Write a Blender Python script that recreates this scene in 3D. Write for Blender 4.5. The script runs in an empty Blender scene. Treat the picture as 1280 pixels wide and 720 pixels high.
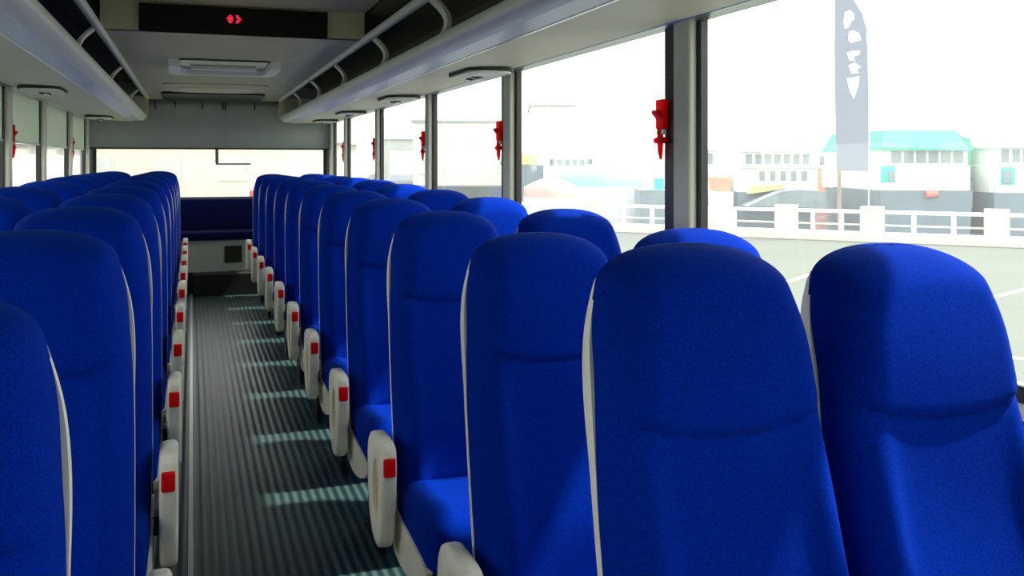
import bpy, bmesh, math, random
import numpy as np
from mathutils import Vector, Matrix

random.seed(4)
scene = bpy.context.scene
COL = scene.collection
R = math.radians

# ------------------------------------------------------------------ materials
MATS = {}


def mat(name, color, rough=0.6, metal=0.0, spec=0.5, sheen=0.0, emit=None, emit_strength=0.0,
        noise=None, bump=None, coat=0.0, trans=0.0):
    """Principled material; noise=(scale, amount) mottles the colour, bump=(scale, strength, distance)."""
    m = bpy.data.materials.new(name)
    m.use_nodes = True
    nt = m.node_tree
    b = nt.nodes['Principled BSDF']
    b.inputs['Base Color'].default_value = (*color, 1)
    b.inputs['Roughness'].default_value = rough
    b.inputs['Metallic'].default_value = metal
    b.inputs['Specular IOR Level'].default_value = spec
    b.inputs['Coat Weight'].default_value = coat
    if sheen:
        b.inputs['Sheen Weight'].default_value = sheen
        b.inputs['Sheen Roughness'].default_value = 0.45
        b.inputs['Sheen Tint'].default_value = (0.12, 0.35, 1.0, 1)
    if emit:
        b.inputs['Emission Color'].default_value = (*emit, 1)
        b.inputs['Emission Strength'].default_value = emit_strength
    tc = nt.nodes.new('ShaderNodeTexCoord')
    if noise:
        n = nt.nodes.new('ShaderNodeTexNoise')
        n.inputs['Scale'].default_value = noise[0]
        n.inputs['Detail'].default_value = 5
        nt.links.new(tc.outputs['Object'], n.inputs['Vector'])
        r = nt.nodes.new('ShaderNodeValToRGB')
        a = noise[1]
        r.color_ramp.elements[0].position = 0.3
        r.color_ramp.elements[1].position = 0.7
        r.color_ramp.elements[0].color = (*[max(0, c * (1 - a)) for c in color], 1)
        r.color_ramp.elements[1].color = (*[min(1, c * (1 + a)) for c in color], 1)
        nt.links.new(n.outputs['Fac'], r.inputs['Fac'])
        nt.links.new(r.outputs['Color'], b.inputs['Base Color'])
    if bump:
        n2 = nt.nodes.new('ShaderNodeTexNoise')
        n2.inputs['Scale'].default_value = bump[0]
        n2.inputs['Detail'].default_value = 3
        nt.links.new(tc.outputs['Object'], n2.inputs['Vector'])
        bp = nt.nodes.new('ShaderNodeBump')
        bp.inputs['Strength'].default_value = bump[1]
        bp.inputs['Distance'].default_value = bump[2]
        nt.links.new(n2.outputs['Fac'], bp.inputs['Height'])
        nt.links.new(bp.outputs['Normal'], b.inputs['Normal'])
    MATS[name] = m
    return m


def mat_glass(name, tint, veil, veil_col):
    """Thin tinted coach glazing: lets light straight through, a fresnel reflection, a pale haze mixed in to wash out the view."""
    m = bpy.data.materials.new(name)
    m.use_nodes = True
    nt = m.node_tree
    nt.nodes.clear()
    out = nt.nodes.new('ShaderNodeOutputMaterial')
    tr = nt.nodes.new('ShaderNodeBsdfTransparent')
    tr.inputs['Color'].default_value = (*tint, 1)
    gl = nt.nodes.new('ShaderNodeBsdfGlossy')
    gl.inputs['Roughness'].default_value = 0.02
    gl.inputs['Color'].default_value = (0.8, 0.85, 0.85, 1)
    tl = nt.nodes.new('ShaderNodeBsdfTranslucent')
    tl.inputs['Color'].default_value = (*veil_col, 1)
    lw = nt.nodes.new('ShaderNodeLayerWeight')
    lw.inputs['Blend'].default_value = 0.5
    pw = nt.nodes.new('ShaderNodeMath'); pw.operation = 'POWER'; pw.inputs[1].default_value = 5.0
    fr = nt.nodes.new('ShaderNodeMath'); fr.operation = 'MULTIPLY_ADD'
    fr.inputs[1].default_value = 0.45; fr.inputs[2].default_value = 0.02
    nt.links.new(lw.outputs['Facing'], pw.inputs[0])
    nt.links.new(pw.outputs[0], fr.inputs[0])
    mx = nt.nodes.new('ShaderNodeMixShader')
    mx.inputs['Fac'].default_value = veil  # share of pale haze imitating the glare over the outside view
    my = nt.nodes.new('ShaderNodeMixShader')
    nt.links.new(tr.outputs[0], mx.inputs[1])
    nt.links.new(tl.outputs[0], mx.inputs[2])
    nt.links.new(fr.outputs[0], my.inputs['Fac'])
    nt.links.new(mx.outputs[0], my.inputs[1])
    nt.links.new(gl.outputs[0], my.inputs[2])
    nt.links.new(my.outputs[0], out.inputs[0])
    MATS[name] = m
    return m


def mat_floor():
    """Dark teal-grey vinyl with ribs running along the aisle."""
    m = mat('ribbed_vinyl', (0.075, 0.095, 0.09), rough=0.36, spec=0.5)
    nt = m.node_tree
    b = nt.nodes['Principled BSDF']
    tc = nt.nodes.new('ShaderNodeTexCoord')
    sep = nt.nodes.new('ShaderNodeSeparateXYZ')
    nt.links.new(tc.outputs['Object'], sep.inputs[0])
    mul = nt.nodes.new('ShaderNodeMath'); mul.operation = 'MULTIPLY'
    mul.inputs[1].default_value = 2 * math.pi / 0.034
    nt.links.new(sep.outputs['X'], mul.inputs[0])
    sn = nt.nodes.new('ShaderNodeMath'); sn.operation = 'SINE'
    nt.links.new(mul.outputs[0], sn.inputs[0])
    rp = nt.nodes.new('ShaderNodeValToRGB')
    mr = nt.nodes.new('ShaderNodeMapRange')
    mr.inputs['From Min'].default_value = -1
    nt.links.new(sn.outputs[0], mr.inputs['Value'])
    rp.color_ramp.elements[0].position = 0.25
    rp.color_ramp.elements[1].position = 0.95
    rp.color_ramp.elements[0].color = (0.013, 0.040, 0.044, 1)
    rp.color_ramp.elements[1].color = (0.075, 0.130, 0.128, 1)
    nt.links.new(mr.outputs[0], rp.inputs['Fac'])
    ns = nt.nodes.new('ShaderNodeTexNoise')
    ns.inputs['Scale'].default_value = 9
    ns.inputs['Detail'].default_value = 6
    nt.links.new(tc.outputs['Object'], ns.inputs['Vector'])
    mxc = nt.nodes.new('ShaderNodeMix'); mxc.data_type = 'RGBA'; mxc.blend_type = 'MULTIPLY'
    mxc.inputs[0].default_value = 0.55
    nt.links.new(rp.outputs['Color'], mxc.inputs[6])
    r2 = nt.nodes.new('ShaderNodeValToRGB')
    r2.color_ramp.elements[0].position = 0.3; r2.color_ramp.elements[1].position = 0.7
    r2.color_ramp.elements[0].color = (0.6, 0.62, 0.62, 1); r2.color_ramp.elements[1].color = (1, 1, 1, 1)
    nt.links.new(ns.outputs['Fac'], r2.inputs['Fac'])
    nt.links.new(r2.outputs['Color'], mxc.inputs[7])
    nt.links.new(mxc.outputs[2], b.inputs['Base Color'])
    bp = nt.nodes.new('ShaderNodeBump')
    bp.inputs['Strength'].default_value = 0.5
    bp.inputs['Distance'].default_value = 0.003
    nt.links.new(mr.outputs[0], bp.inputs['Height'])
    nt.links.new(bp.outputs['Normal'], b.inputs['Normal'])
    return m


mat_floor()
mat_glass('coach_glass', (0.945, 0.955, 0.93), 0.035, (0.95, 0.97, 0.97))
mat('blue_moquette', (0.0001, 0.0195, 0.29), rough=0.85, spec=0.02, sheen=0.08, noise=(420, 0.35), bump=(700, 0.25, 0.002))
mat('navy_moquette', (0.001, 0.003, 0.05), rough=0.9, spec=0.15, noise=(300, 0.3))
mat('beige_shell', (0.82, 0.81, 0.74), rough=0.45)
mat('cream_plastic', (0.86, 0.83, 0.70), rough=0.45, noise=(14, 0.06))
mat('yellow_foam', (0.62, 0.50, 0.22), rough=0.9, noise=(60, 0.25))
mat('red_plastic', (0.88, 0.022, 0.018), rough=0.35)
mat('dark_metal', (0.03, 0.03, 0.035), rough=0.4, metal=0.6)
mat('steel', (0.55, 0.55, 0.54), rough=0.35, metal=1.0)
mat('ceiling_panel', (0.58, 0.535, 0.345), rough=0.55, noise=(3, 0.04), bump=(260, 0.05, 0.001))
mat('soffit_panel', (0.72, 0.68, 0.50), rough=0.5, noise=(3, 0.04))
mat('rack_rail', (0.90, 0.88, 0.79), rough=0.4)
mat('rack_strip', (0.55, 0.62, 0.70), rough=0.3, spec=0.5)
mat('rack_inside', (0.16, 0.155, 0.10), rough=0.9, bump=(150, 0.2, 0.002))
mat('rear_header', (0.31, 0.34, 0.335), rough=0.7, noise=(2.5, 0.05))
mat('wall_panel', (0.42, 0.44, 0.42), rough=0.6)
mat('pillar_cover', (0.58, 0.59, 0.50), rough=0.5)
mat('black_trim', (0.012, 0.013, 0.013), rough=0.4)
mat('black_rubber', (0.02, 0.022, 0.022), rough=0.6)
mat('aluminium', (0.62, 0.65, 0.64), rough=0.3, metal=0.85)
mat('sign_black', (0.008, 0.006, 0.006), rough=0.5, spec=0.15)
mat('led_red', (0.3, 0.0, 0.01), emit=(1.0, 0.02, 0.07), emit_strength=1.1)
mat('grey_bench_base', (0.42, 0.46, 0.44), rough=0.6)
mat('step_black', (0.012, 0.012, 0.012), rough=0.8)
mat('bus_body', (0.75, 0.75, 0.75), rough=0.4)
mat('white_plastic', (0.78, 0.79, 0.77), rough=0.4)
mat('lens_dark', (0.05, 0.05, 0.05), rough=0.2)
# outside
mat('asphalt', (0.060, 0.072, 0.056), rough=0.9, noise=(0.35, 0.10))
mat('paint_white', (0.75, 0.75, 0.72), rough=0.7)
mat('quay_concrete', (0.50, 0.47, 0.41), rough=0.9, noise=(1.2, 0.08))
mat('sea', (0.10, 0.14, 0.15), rough=0.12, bump=(0.8, 0.6, 0.2))
mat('ship_white', (0.70, 0.70, 0.67), rough=0.5)
mat('ship_slate', (0.11, 0.15, 0.18), rough=0.6, noise=(0.8, 0.1))
mat('ship_green', (0.03, 0.42, 0.20), rough=0.8)
mat('tarp_green', (0.02, 0.30, 0.20), rough=0.8, noise=(2, 0.15))
mat('teal_paint', (0.02, 0.34, 0.32), rough=0.6)
mat('ship_window', (0.16, 0.20, 0.21), rough=0.2)
mat('ship_orange', (0.62, 0.22, 0.13), rough=0.7)
mat('ship_red', (0.50, 0.16, 0.12), rough=0.7)
mat('tarp_dark', (0.16, 0.20, 0.21), rough=0.85, noise=(1.5, 0.15))
mat('tarp_yellow', (0.55, 0.45, 0.18), rough=0.8)
mat('tarp_blue', (0.22, 0.46, 0.52), rough=0.8, noise=(1.0, 0.12))
mat('tarp_pink', (0.50, 0.27, 0.23), rough=0.8, noise=(1.0, 0.12))
mat('crate_cyan', (0.02, 0.50, 0.62), rough=0.6)
mat('flag_cloth', (0.17, 0.19, 0.25), rough=0.9)
mat('flag_mark', (0.85, 0.85, 0.85), rough=0.9)
mat('flag_pole', (0.20, 0.15, 0.12), rough=0.5)
mat('house_pale', (0.62, 0.60, 0.54), rough=0.9, noise=(0.3, 0.06))
mat('house_beige', (0.66, 0.58, 0.47), rough=0.9, noise=(0.3, 0.08))
mat('house_grey', (0.5, 0.52, 0.49), rough=0.9, noise=(0.4, 0.08))
mat('house_window', (0.50, 0.50, 0.47), rough=0.3)
mat('roof_grey', (0.28, 0.30, 0.29), rough=0.9)
mat('roof_tile', (0.58, 0.46, 0.38), rough=0.9)
mat('leaf', (0.12, 0.17, 0.06), rough=0.8, noise=(3, 0.4))
mat('bark', (0.15, 0.11, 0.08), rough=0.9)
mat('tyre', (0.02, 0.02, 0.02), rough=0.8)


def mat_blind():
    m = bpy.data.materials.new('blind_cloth')
    m.use_nodes = True
    nt = m.node_tree
    nt.nodes.clear()
    out = nt.nodes.new('ShaderNodeOutputMaterial')
    d = nt.nodes.new('ShaderNodeBsdfDiffuse'); d.inputs['Color'].default_value = (0.45, 0.48, 0.43, 1)
    t = nt.nodes.new('ShaderNodeBsdfTranslucent'); t.inputs['Color'].default_value = (0.50, 0.54, 0.47, 1)
    mx = nt.nodes.new('ShaderNodeMixShader'); mx.inputs[0].default_value = 0.62
    nt.links.new(d.outputs[0], mx.inputs[1]); nt.links.new(t.outputs[0], mx.inputs[2])
    nt.links.new(mx.outputs[0], out.inputs[0])
    MATS['blind_cloth'] = m


mat_blind()


def mat_red_clear():
    m = bpy.data.materials.new('red_clear_plastic')
    m.use_nodes = True
    nt = m.node_tree
    b = nt.nodes['Principled BSDF']
    out = nt.nodes['Material Output']
    b.inputs['Base Color'].default_value = (0.85, 0.015, 0.02, 1)
    b.inputs['Roughness'].default_value = 0.3
    t = nt.nodes.new('ShaderNodeBsdfTranslucent'); t.inputs['Color'].default_value = (0.95, 0.03, 0.04, 1)
    mx = nt.nodes.new('ShaderNodeMixShader'); mx.inputs[0].default_value = 0.6
    nt.links.new(b.outputs[0], mx.inputs[1]); nt.links.new(t.outputs[0], mx.inputs[2])
    nt.links.new(mx.outputs[0], out.inputs[0])
    MATS['red_clear_plastic'] = m


mat_red_clear()

# ------------------------------------------------------------------ object helpers


def tag(o, label=None, cat=None, group=None, kind=None):
    if label: o['label'] = label
    if cat: o['category'] = cat
    if group: o['group'] = group
    if kind: o['kind'] = kind
    return o


def empty(name, loc=(0, 0, 0), rz=0.0, label=None, cat=None, group=None):
    o = bpy.data.objects.new(name, None)
    COL.objects.link(o)
    o.empty_display_size = 0.1
    o.location = loc
    o.rotation_euler = (0, 0, rz)
    return tag(o, label, cat, group)


def mobj(name, verts, faces, material, parent=None, smooth=False, angle=None):
    me = bpy.data.meshes.new(name)
    me.from_pydata([tuple(v) for v in verts], [], [tuple(f) for f in faces])
    bm = bmesh.new(); bm.from_mesh(me)
    bmesh.ops.recalc_face_normals(bm, faces=bm.faces[:])
    bm.to_mesh(me); bm.free()
    if smooth:
        for p in me.polygons: p.use_smooth = True
        if angle:
            me.set_sharp_from_angle(angle=R(angle))
    me.materials.append(MATS[material])
    o = bpy.data.objects.new(name, me)
    COL.objects.link(o)
    if parent: o.parent = parent
    return o


class MB:
    """Collects shapes into one mesh."""
    def __init__(self): self.v = []; self.f = []

    def add(self, verts, faces):
        n = len(self.v)
        self.v += [tuple(v) for v in verts]
        self.f += [tuple(i + n for i in f) for f in faces]
        return self

    def box(self, x0, x1, y0, y1, z0, z1, bev=0.0, seg=2):
        if bev <= 0:
            self.add([(x0, y0, z0), (x1, y0, z0), (x1, y1, z0), (x0, y1, z0), (x0, y0, z1), (x1, y0, z1), (x1, y1, z1), (x0, y1, z1)],
                     [(0, 3, 2, 1), (4, 5, 6, 7), (0, 1, 5, 4), (1, 2, 6, 5), (2, 3, 7, 6), (3, 0, 4, 7)])
            return self
        bm = bmesh.new()
        bmesh.ops.create_cube(bm, size=1.0)
        for v in bm.verts:
            v.co = Vector(((x0 + x1) / 2 + v.co.x * (x1 - x0), (y0 + y1) / 2 + v.co.y * (y1 - y0), (z0 + z1) / 2 + v.co.z * (z1 - z0)))
        bmesh.ops.bevel(bm, geom=bm.edges[:], offset=bev, segments=seg, profile=0.5, affect='EDGES')
        bm.verts.index_update()
        self.add([v.co[:] for v in bm.verts], [[v.index for v in f.verts] for f in bm.faces])
        bm.free()
        return self

    def prism(self, poly, a0, a1, axis='y'):
        """Extrude a closed 2-D outline: axis y takes (x,z), axis x takes (y,z), axis z takes (x,y)."""
        n = len(poly)
        def pt(p, a):
            return {'y': (p[0], a, p[1]), 'x': (a, p[0], p[1]), 'z': (p[0], p[1], a)}[axis]
        vs = [pt(p, a0) for p in poly] + [pt(p, a1) for p in poly]
        fs = [(i, (i + 1) % n, n + (i + 1) % n, n + i) for i in range(n)]
        fs += [tuple(range(n))[::-1], tuple(range(n, 2 * n))]
        return self.add(vs, fs)

    def tube(self, pts, r, n=10, closed=False):
        pts = [Vector(p) for p in pts]
        rs = r if isinstance(r, (list, tuple)) else [r] * len(pts)
        vs = []; fs = []
        up = None
        for i, p in enumerate(pts):
            a = pts[max(i - 1, 0)]; b = pts[min(i + 1, len(pts) - 1)]
            t = (b - a).normalized()
            if up is None:
                up = Vector((0, 0, 1)) if abs(t.z) < 0.9 else Vector((1, 0, 0))
            s = t.cross(up).normalized(); u2 = s.cross(t).normalized()
            up = u2
            for k in range(n):
                an = 2 * math.pi * k / n
                vs.append(p + (s * math.cos(an) + u2 * math.sin(an)) * rs[i])
        for i in range(len(pts) - 1):
            for k in range(n):
                fs.append((i * n + k, i * n + (k + 1) % n, (i + 1) * n + (k + 1) % n, (i + 1) * n + k))
        fs.append(tuple(range(n))[::-1]); fs.append(tuple((len(pts) - 1) * n + k for k in range(n)))
        return self.add(vs, fs)

    def build(self, name, material, parent=None, smooth=False, angle=35):
        return mobj(name, self.v, self.f, material, parent, smooth, angle)


def rrect(x0, x1, z0, z1, r, n=5):
    """Rounded rectangle outline, counter-clockwise."""
    pts = []
    for cx, cz, a0 in ((x1 - r, z0 + r, -90), (x1 - r, z1 - r, 0), (x0 + r, z1 - r, 90), (x0 + r, z0 + r, 180)):
        for k in range(n + 1):
            a = R(a0 + 90 * k / n)
            pts.append((cx + r * math.cos(a), cz + r * math.sin(a)))
    return pts


def struct(o, label=None):
    o['kind'] = 'structure'
    return o


def copy_tree(o, parent=None):
    c = o.copy(); COL.objects.link(c)
    if parent: c.parent = parent
    for ch in list(o.children):
        copy_tree(ch, c)
    return c


# ------------------------------------------------------------------ camera
YAW = R(19.18)
EYE = 1.35
FPX = 1150.0
cam_d = bpy.data.cameras.new('camera')
cam_d.sensor_width = 36.0
cam_d.lens = FPX / 1280 * 36.0
cam_d.shift_y = -157.0 / 1280
cam_d.clip_start = 0.05
cam_d.clip_end = 900
cam = bpy.data.objects.new('camera', cam_d)
COL.objects.link(cam)
cam.location = (0, 0, EYE)
cam.rotation_euler = (R(90), 0, -YAW)
scene.camera = cam

CS, SN = math.cos(YAW), math.sin(YAW)


def at(u, d):
    """Ground position u metres to the side and d metres ahead along the harbour-facing direction."""
    return (u * CS + d * SN, -u * SN + d * CS)


def pu(px, d):
    return (px - 640) / FPX * d


# ------------------------------------------------------------------ coach shell
AX = 0.217                 # aisle centre line
WL, WR = -0.985, 1.42      # inner faces of the side walls
Y0, Y1 = -2.2, 10.0        # front and rear of the saloon
SILL, HEAD = 0.935, 1.79   # window opening heights
CEIL = 1.99


def zf(y):
    return 0.0113 * min(y, 6.0)


# floor, rising slightly towards the rear
fy = [Y0 - 0.1, 0, 2, 4, 6, Y1 + 0.1]
v = []; f = []
for y in fy:
    v += [(WL - 0.06, y, zf(y)), (WR + 0.06, y, zf(y)), (WR + 0.06, y, zf(y) - 0.12), (WL - 0.06, y, zf(y) - 0.12)]
for i in range(len(fy) - 1):
    a = i * 4; b = a + 4
    f += [(a, a + 1, b + 1, b), (a + 1, a + 2, b + 2, b + 1), (a + 2, a + 3, b + 3, b + 2), (a + 3, a, b, b + 3)]
f += [(0, 3, 2, 1), (20, 21, 22, 23)]
struct(mobj('floor', v, f, 'ribbed_vinyl'))

# low plinth under the seats on the side away from the harbour, with its metal edge
v = []; f = []
ys = [Y0, 0, 2, 4, 6, 9.2]
for y in ys:
    v += [(WL, y, zf(y)), (-0.012, y, zf(y)), (-0.012, y, zf(y) + 0.03), (WL, y, zf(y) + 0.03)]
for i in range(len(ys) - 1):
    a = i * 4; b = a + 4
    f += [(a, a + 1, b + 1, b), (a + 1, a + 2, b + 2, b + 1), (a + 2, a + 3, b + 3, b + 2), (a + 3, a, b, b + 3)]
f += [(0, 3, 2, 1), (20, 21, 22, 23)]
o = struct(mobj('trim_1', v, f, 'ribbed_vinyl'))
v = []; f = []
ys = [Y0, 0, 2, 4, 6, 9.2]
for y in ys:
    v += [(-0.012, y, zf(y)), (0.004, y, zf(y)), (0.004, y, zf(y) + 0.036), (-0.012, y, zf(y) + 0.036)]
for i in range(len(ys) - 1):
    a = i * 4; b = a + 4
    f += [(a, a + 1, b + 1, b), (a + 1, a + 2, b + 2, b + 1), (a + 2, a + 3, b + 3, b + 2), (a + 3, a, b, b + 3)]
f += [(0, 3, 2, 1), (20, 21, 22, 23)]
struct(mobj('trim_2', v, f, 'aluminium'))

# side walls below and above the windows
for side, xi, xo in (('left', WL, WL - 0.06), ('right', WR, WR + 0.06)):
    b = MB().box(min(xi, xo), max(xi, xo), Y0 - 0.06, Y1 + 0.06, -0.12, SILL)
    b.box(min(xi, xo), max(xi, xo), Y0 - 0.06, Y1 + 0.06, HEAD, 2.12)
    struct(b.build('wall_' + side, 'wall_panel'))
    # rubber sill strip with a bright bead, and header trim
    s = 1 if xi < 0 else -1
    mb = MB().box(min(xi, xi + s * 0.012), max(xi, xi + s * 0.012), Y0, Y1, SILL - 0.10, SILL + 0.012)
    struct(mb.build('trim_3' if side == 'left' else 'trim_4', 'black_rubber'))
    mb = MB().box(min(xi + s * 0.002, xi + s * 0.02), max(xi + s * 0.002, xi + s * 0.02), Y0, Y1, SILL - 0.047, SILL - 0.018)
    struct(mb.build('trim_5' if side == 'left' else 'trim_6', 'pillar_cover'))
    pts = [(xi - s * 0.01, 1.768), (xi + s * 0.035, 1.775), (xi + s * 0.05, 1.792), (xi + s * 0.045, 1.805), (xi - s * 0.01, 1.81)]
    struct(MB().prism(pts, Y0, Y1 - 0.02).build('trim_7' if side == 'left' else 'trim_8', 'aluminium'))

# roof skin and raised / lowered ceiling
pts = [(WL - 0.06, 1.98), (WL - 0.03, 2.10), (WL + 0.12, 2.20), (AX - 0.6, 2.26), (AX + 0.6, 2.26), (WR - 0.12, 2.20), (WR + 0.03, 2.10), (WR + 0.06, 1.98),
       (WR + 0.02, 1.98), (WR - 0.0, 2.08), (WR - 0.14, 2.16), (AX + 0.6, 2.22), (AX - 0.6, 2.22), (WL + 0.14, 2.16), (WL + 0.0, 2.08), (WL - 0.02, 1.98)]
n = len(pts)
# built as strips so the cap faces stay simple
b = MB()
for i in range(7):
    q = [pts[i], pts[i + 1], pts[n - 2 - i], pts[n - 1 - i]]
    b.prism(q, Y0 - 0.06, Y1 + 0.06)
struct(b.build('trim_9', 'bus_body'))
CW = 0.63
SIGN_Y = 4.78
b = MB().box(AX - CW, AX + CW, SIGN_Y + 0.02, Y1, CEIL, CEIL + 0.06)
b.box(AX - CW, AX + CW, Y0, SIGN_Y + 0.02, 2.125, 2.18)
struct(b.build('ceiling', 'ceiling_panel'))
# sloped riser between the two ceiling heights, which carries the sign
pts = [(SIGN_Y, CEIL), (SIGN_Y + 0.06, CEIL), (SIGN_Y + 0.06, 2.15), (SIGN_Y - 0.02, 2.15)]
struct(MB().prism(pts, AX - CW, AX + CW, axis='x').build('trim_10', 'ceiling_panel'))

# rear wall with its window opening
RW0, RW1, RZ0, RZ1 = -0.91, 1.345, 0.985, 1.50
b = MB().box(WL - 0.06, WR + 0.06, Y1, Y1 + 0.06, -0.12, RZ0)
b.box(WL - 0.06, RW0, Y1, Y1 + 0.06, RZ0, RZ1)
b.box(RW1, WR + 0.06, Y1, Y1 + 0.06, RZ0, RZ1)
b.box(WL - 0.06, WR + 0.06, Y1, Y1 + 0.06, RZ1, 2.2)
struct(b.build('wall_rear', 'rear_header'))
# upholstered dark panel under the rear window
struct(MB().box(WL, WR, Y1 - 0.05, Y1, 0.60, RZ0 - 0.005, bev=0.01).build('trim_11', 'navy_moquette'))
# solid front end behind the viewer, added to keep windscreen light off the seats
struct(MB().box(WL - 0.06, WR + 0.06, Y0 - 0.06, Y0, -0.12, 2.2).build('wall_front_light_block', 'wall_panel'))

# pillars and panes
win_no = [0]
trim_no = [30]


def pane(x0, x1, y0, y1, z0, z1):
    win_no[0] += 1
    struct(MB().box(x0, x1, y0, y1, z0, z1).build('window_%d' % win_no[0], 'coach_glass'))


def pillar(side, yc, w=0.10):
    xi = WL if side == 'left' else WR
    s = 1 if side == 'left' else -1
    lo = lambda a, c: (min(a, c), max(a, c))
    trim_no[0] += 1
    x0, x1 = lo(xi - s * 0.025, xi + s * 0.004)
    p = MB().prism(rrect(x0, x1, yc - w / 2 - 0.018, yc + w / 2 + 0.10, 0.004, 2), SILL - 0.02, HEAD + 0.01, axis='z').build('trim_%d' % trim_no[0], 'black_trim')
    struct(p)
    x0, x1 = lo(xi + s * 0.0, xi + s * 0.03)
    c = MB().prism(rrect(x0, x1, yc - w / 2, yc + w / 2, 0.010, 4), SILL - 0.02, HEAD - 0.005, axis='z').build('pillar_cover', 'pillar_cover', p, True)


RP = [-0.75, 0.88, 2.45, 4.08, 5.63, 7.32, 8.93]
LP = [-0.75, 0.88, 2.45, 4.08, 5.78, 7.08, 8.55]
for side, ps in (('left', LP), ('right', RP)):
    xi = WL - 0.03 if side == 'left' else WR + 0.024
    for y in ps: pillar(side, y)
    pillar(side, Y1 - 0.10, 0.16)
    ed = [Y0] + ps + [Y1]
    for a, c in zip(ed[:-1], ed[1:]):
        pane(xi, xi + 0.006, a + 0.002, c - 0.002, SILL - 0.01, HEAD + 0.01)
pane(RW0 - 0.01, RW1 + 0.01, Y1 + 0.025, Y1 + 0.031, RZ0 - 0.01, RZ1 + 0.01)
# dark gasket round the rear window
b = MB()
for q in ((RW0 - 0.02, RW0 + 0.012, RZ0, RZ1), (RW1 - 0.012, RW1 + 0.02, RZ0, RZ1), (RW0, RW1, RZ0 - 0.01, RZ0 + 0.008)):
    b.box(q[0], q[1], Y1 - 0.012, Y1 + 0.02, q[2], q[3])
struct(b.build('trim_12', 'black_rubber'))

# ------------------------------------------------------------------ luggage racks


def rack(side, label):
    s = -1 if side == 'left' else 1
    X = lambda m: AX + s * m
    root = empty('luggage_rack', (0, 0, 0), 0, label, 'luggage rack', 'overhead luggage racks')
    ya, yb = Y0 + 0.1, 9.62
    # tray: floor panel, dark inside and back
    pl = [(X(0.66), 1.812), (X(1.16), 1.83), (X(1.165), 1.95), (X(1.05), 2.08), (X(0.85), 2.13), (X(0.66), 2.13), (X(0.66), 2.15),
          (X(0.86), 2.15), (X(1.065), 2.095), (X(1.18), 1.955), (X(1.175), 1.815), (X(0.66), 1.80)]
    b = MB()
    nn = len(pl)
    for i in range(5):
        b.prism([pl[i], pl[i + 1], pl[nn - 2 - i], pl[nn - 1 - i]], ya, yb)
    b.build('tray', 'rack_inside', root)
    # upper rail along the edge of the ceiling
    MB().prism(rrect(*sorted((X(0.615), X(0.652))), 1.968, 2.005, 0.014, 4), ya, yb).build('upper_rail', 'rack_rail', root, True)
    # rolled lower lip
    lip = []
    for k in range(13):
        a = R(-60 + 240 * k / 12)
        lip.append((X(0.655 - 0.030 * math.cos(a) if False else 0.665 - 0.034 * math.sin(R(20 + 200 * k / 12))), 1.795 - 0.036 * math.cos(R(200 * k / 12 - 10))))
    lipo = [(X(0.690), 1.758), (X(0.668), 1.762), (X(0.648), 1.773), (X(0.636), 1.79), (X(0.635), 1.808), (X(0.642), 1.822), (X(0.655), 1.828),
            (X(0.668), 1.823), (X(0.675), 1.812), (X(0.70), 1.80)]
    MB().prism(lipo, ya, yb).build('lower_rail', 'rack_rail', root, True, 50)
    # bluish strip behind the lip
    MB().prism([(X(0.690), 1.7575), (X(0.775), 1.753), (X(0.78), 1.765), (X(0.70), 1.80)], ya, yb).build('light_strip', 'rack_strip', root)
    # groove and underside panel reaching the window head
    MB().prism([(X(0.783), 1.757), (X(1.15), 1.772), (X(1.20), 1.787), (X(1.20), 1.80), (X(0.783), 1.79)], ya, yb + 0.29).build('underside_panel', 'soffit_panel', root)
    MB().prism([(X(0.772), 1.7515), (X(0.786), 1.7525), (X(0.786), 1.762), (X(0.772), 1.762)], ya, yb).build('edge_bead', 'aluminium', root)
    # rounded end cap
    cap = [(X(0.69), 1.757), (X(0.665), 1.762), (X(0.64), 1.778), (X(0.625), 1.81), (X(0.618), 1.86), (X(0.618), 1.97), (X(0.63), 2.0), (X(0.70), 2.0), (X(1.19), 2.0), (X(1.19), 1.78), (X(0.79), 1.757)]
    e = MB()
    e.prism(cap, yb, yb + 0.05)
    e.build('end_cap', 'soffit_panel', root, True, 40)
    # curved struts across the opening
    for yy in ((0.6, 2.05, 3.45, 4.65, 6.0, 7.25, 8.55) if s > 0 else (0.6, 2.05, 3.42, 4.75, 6.6, 8.6)):
        b = MB()
        pth = []
        for k in range(9):
            t = k / 8
            m = 0.652 + 0.075 * math.sin(math.pi * t) * 0.7 + 0.03 * (1 - t)
            z = 1.822 + (1.985 - 1.822) * t
            pth.append((m, z))
        vs = []; fs = []
        for (m, z) in pth:
            w = 0.026 + 0.018 * abs((z - 1.90) / 0.08)
            for dx, dy in ((-0.009, -w), (0.009, -w), (0.009, w), (-0.009, w)):
                vs.append((X(m + dx), yy + dy, z))
        for i in range(8):
            for k in range(4):
                fs.append((i * 4 + k, i * 4 + (k + 1) % 4, i * 4 + 4 + (k + 1) % 4, i * 4 + 4 + k))
        fs += [(0, 1, 2, 3), (32, 33, 34, 35)]
        b.add(vs, fs)
        b.build('bracket', 'rack_rail', root, True, 40)
    return root


rack('left', 'long open luggage rack above the windows with blinds')
rack('right', 'long open luggage rack above the clear harbour-side windows')

# service units with reading light and nozzle under the racks


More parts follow.
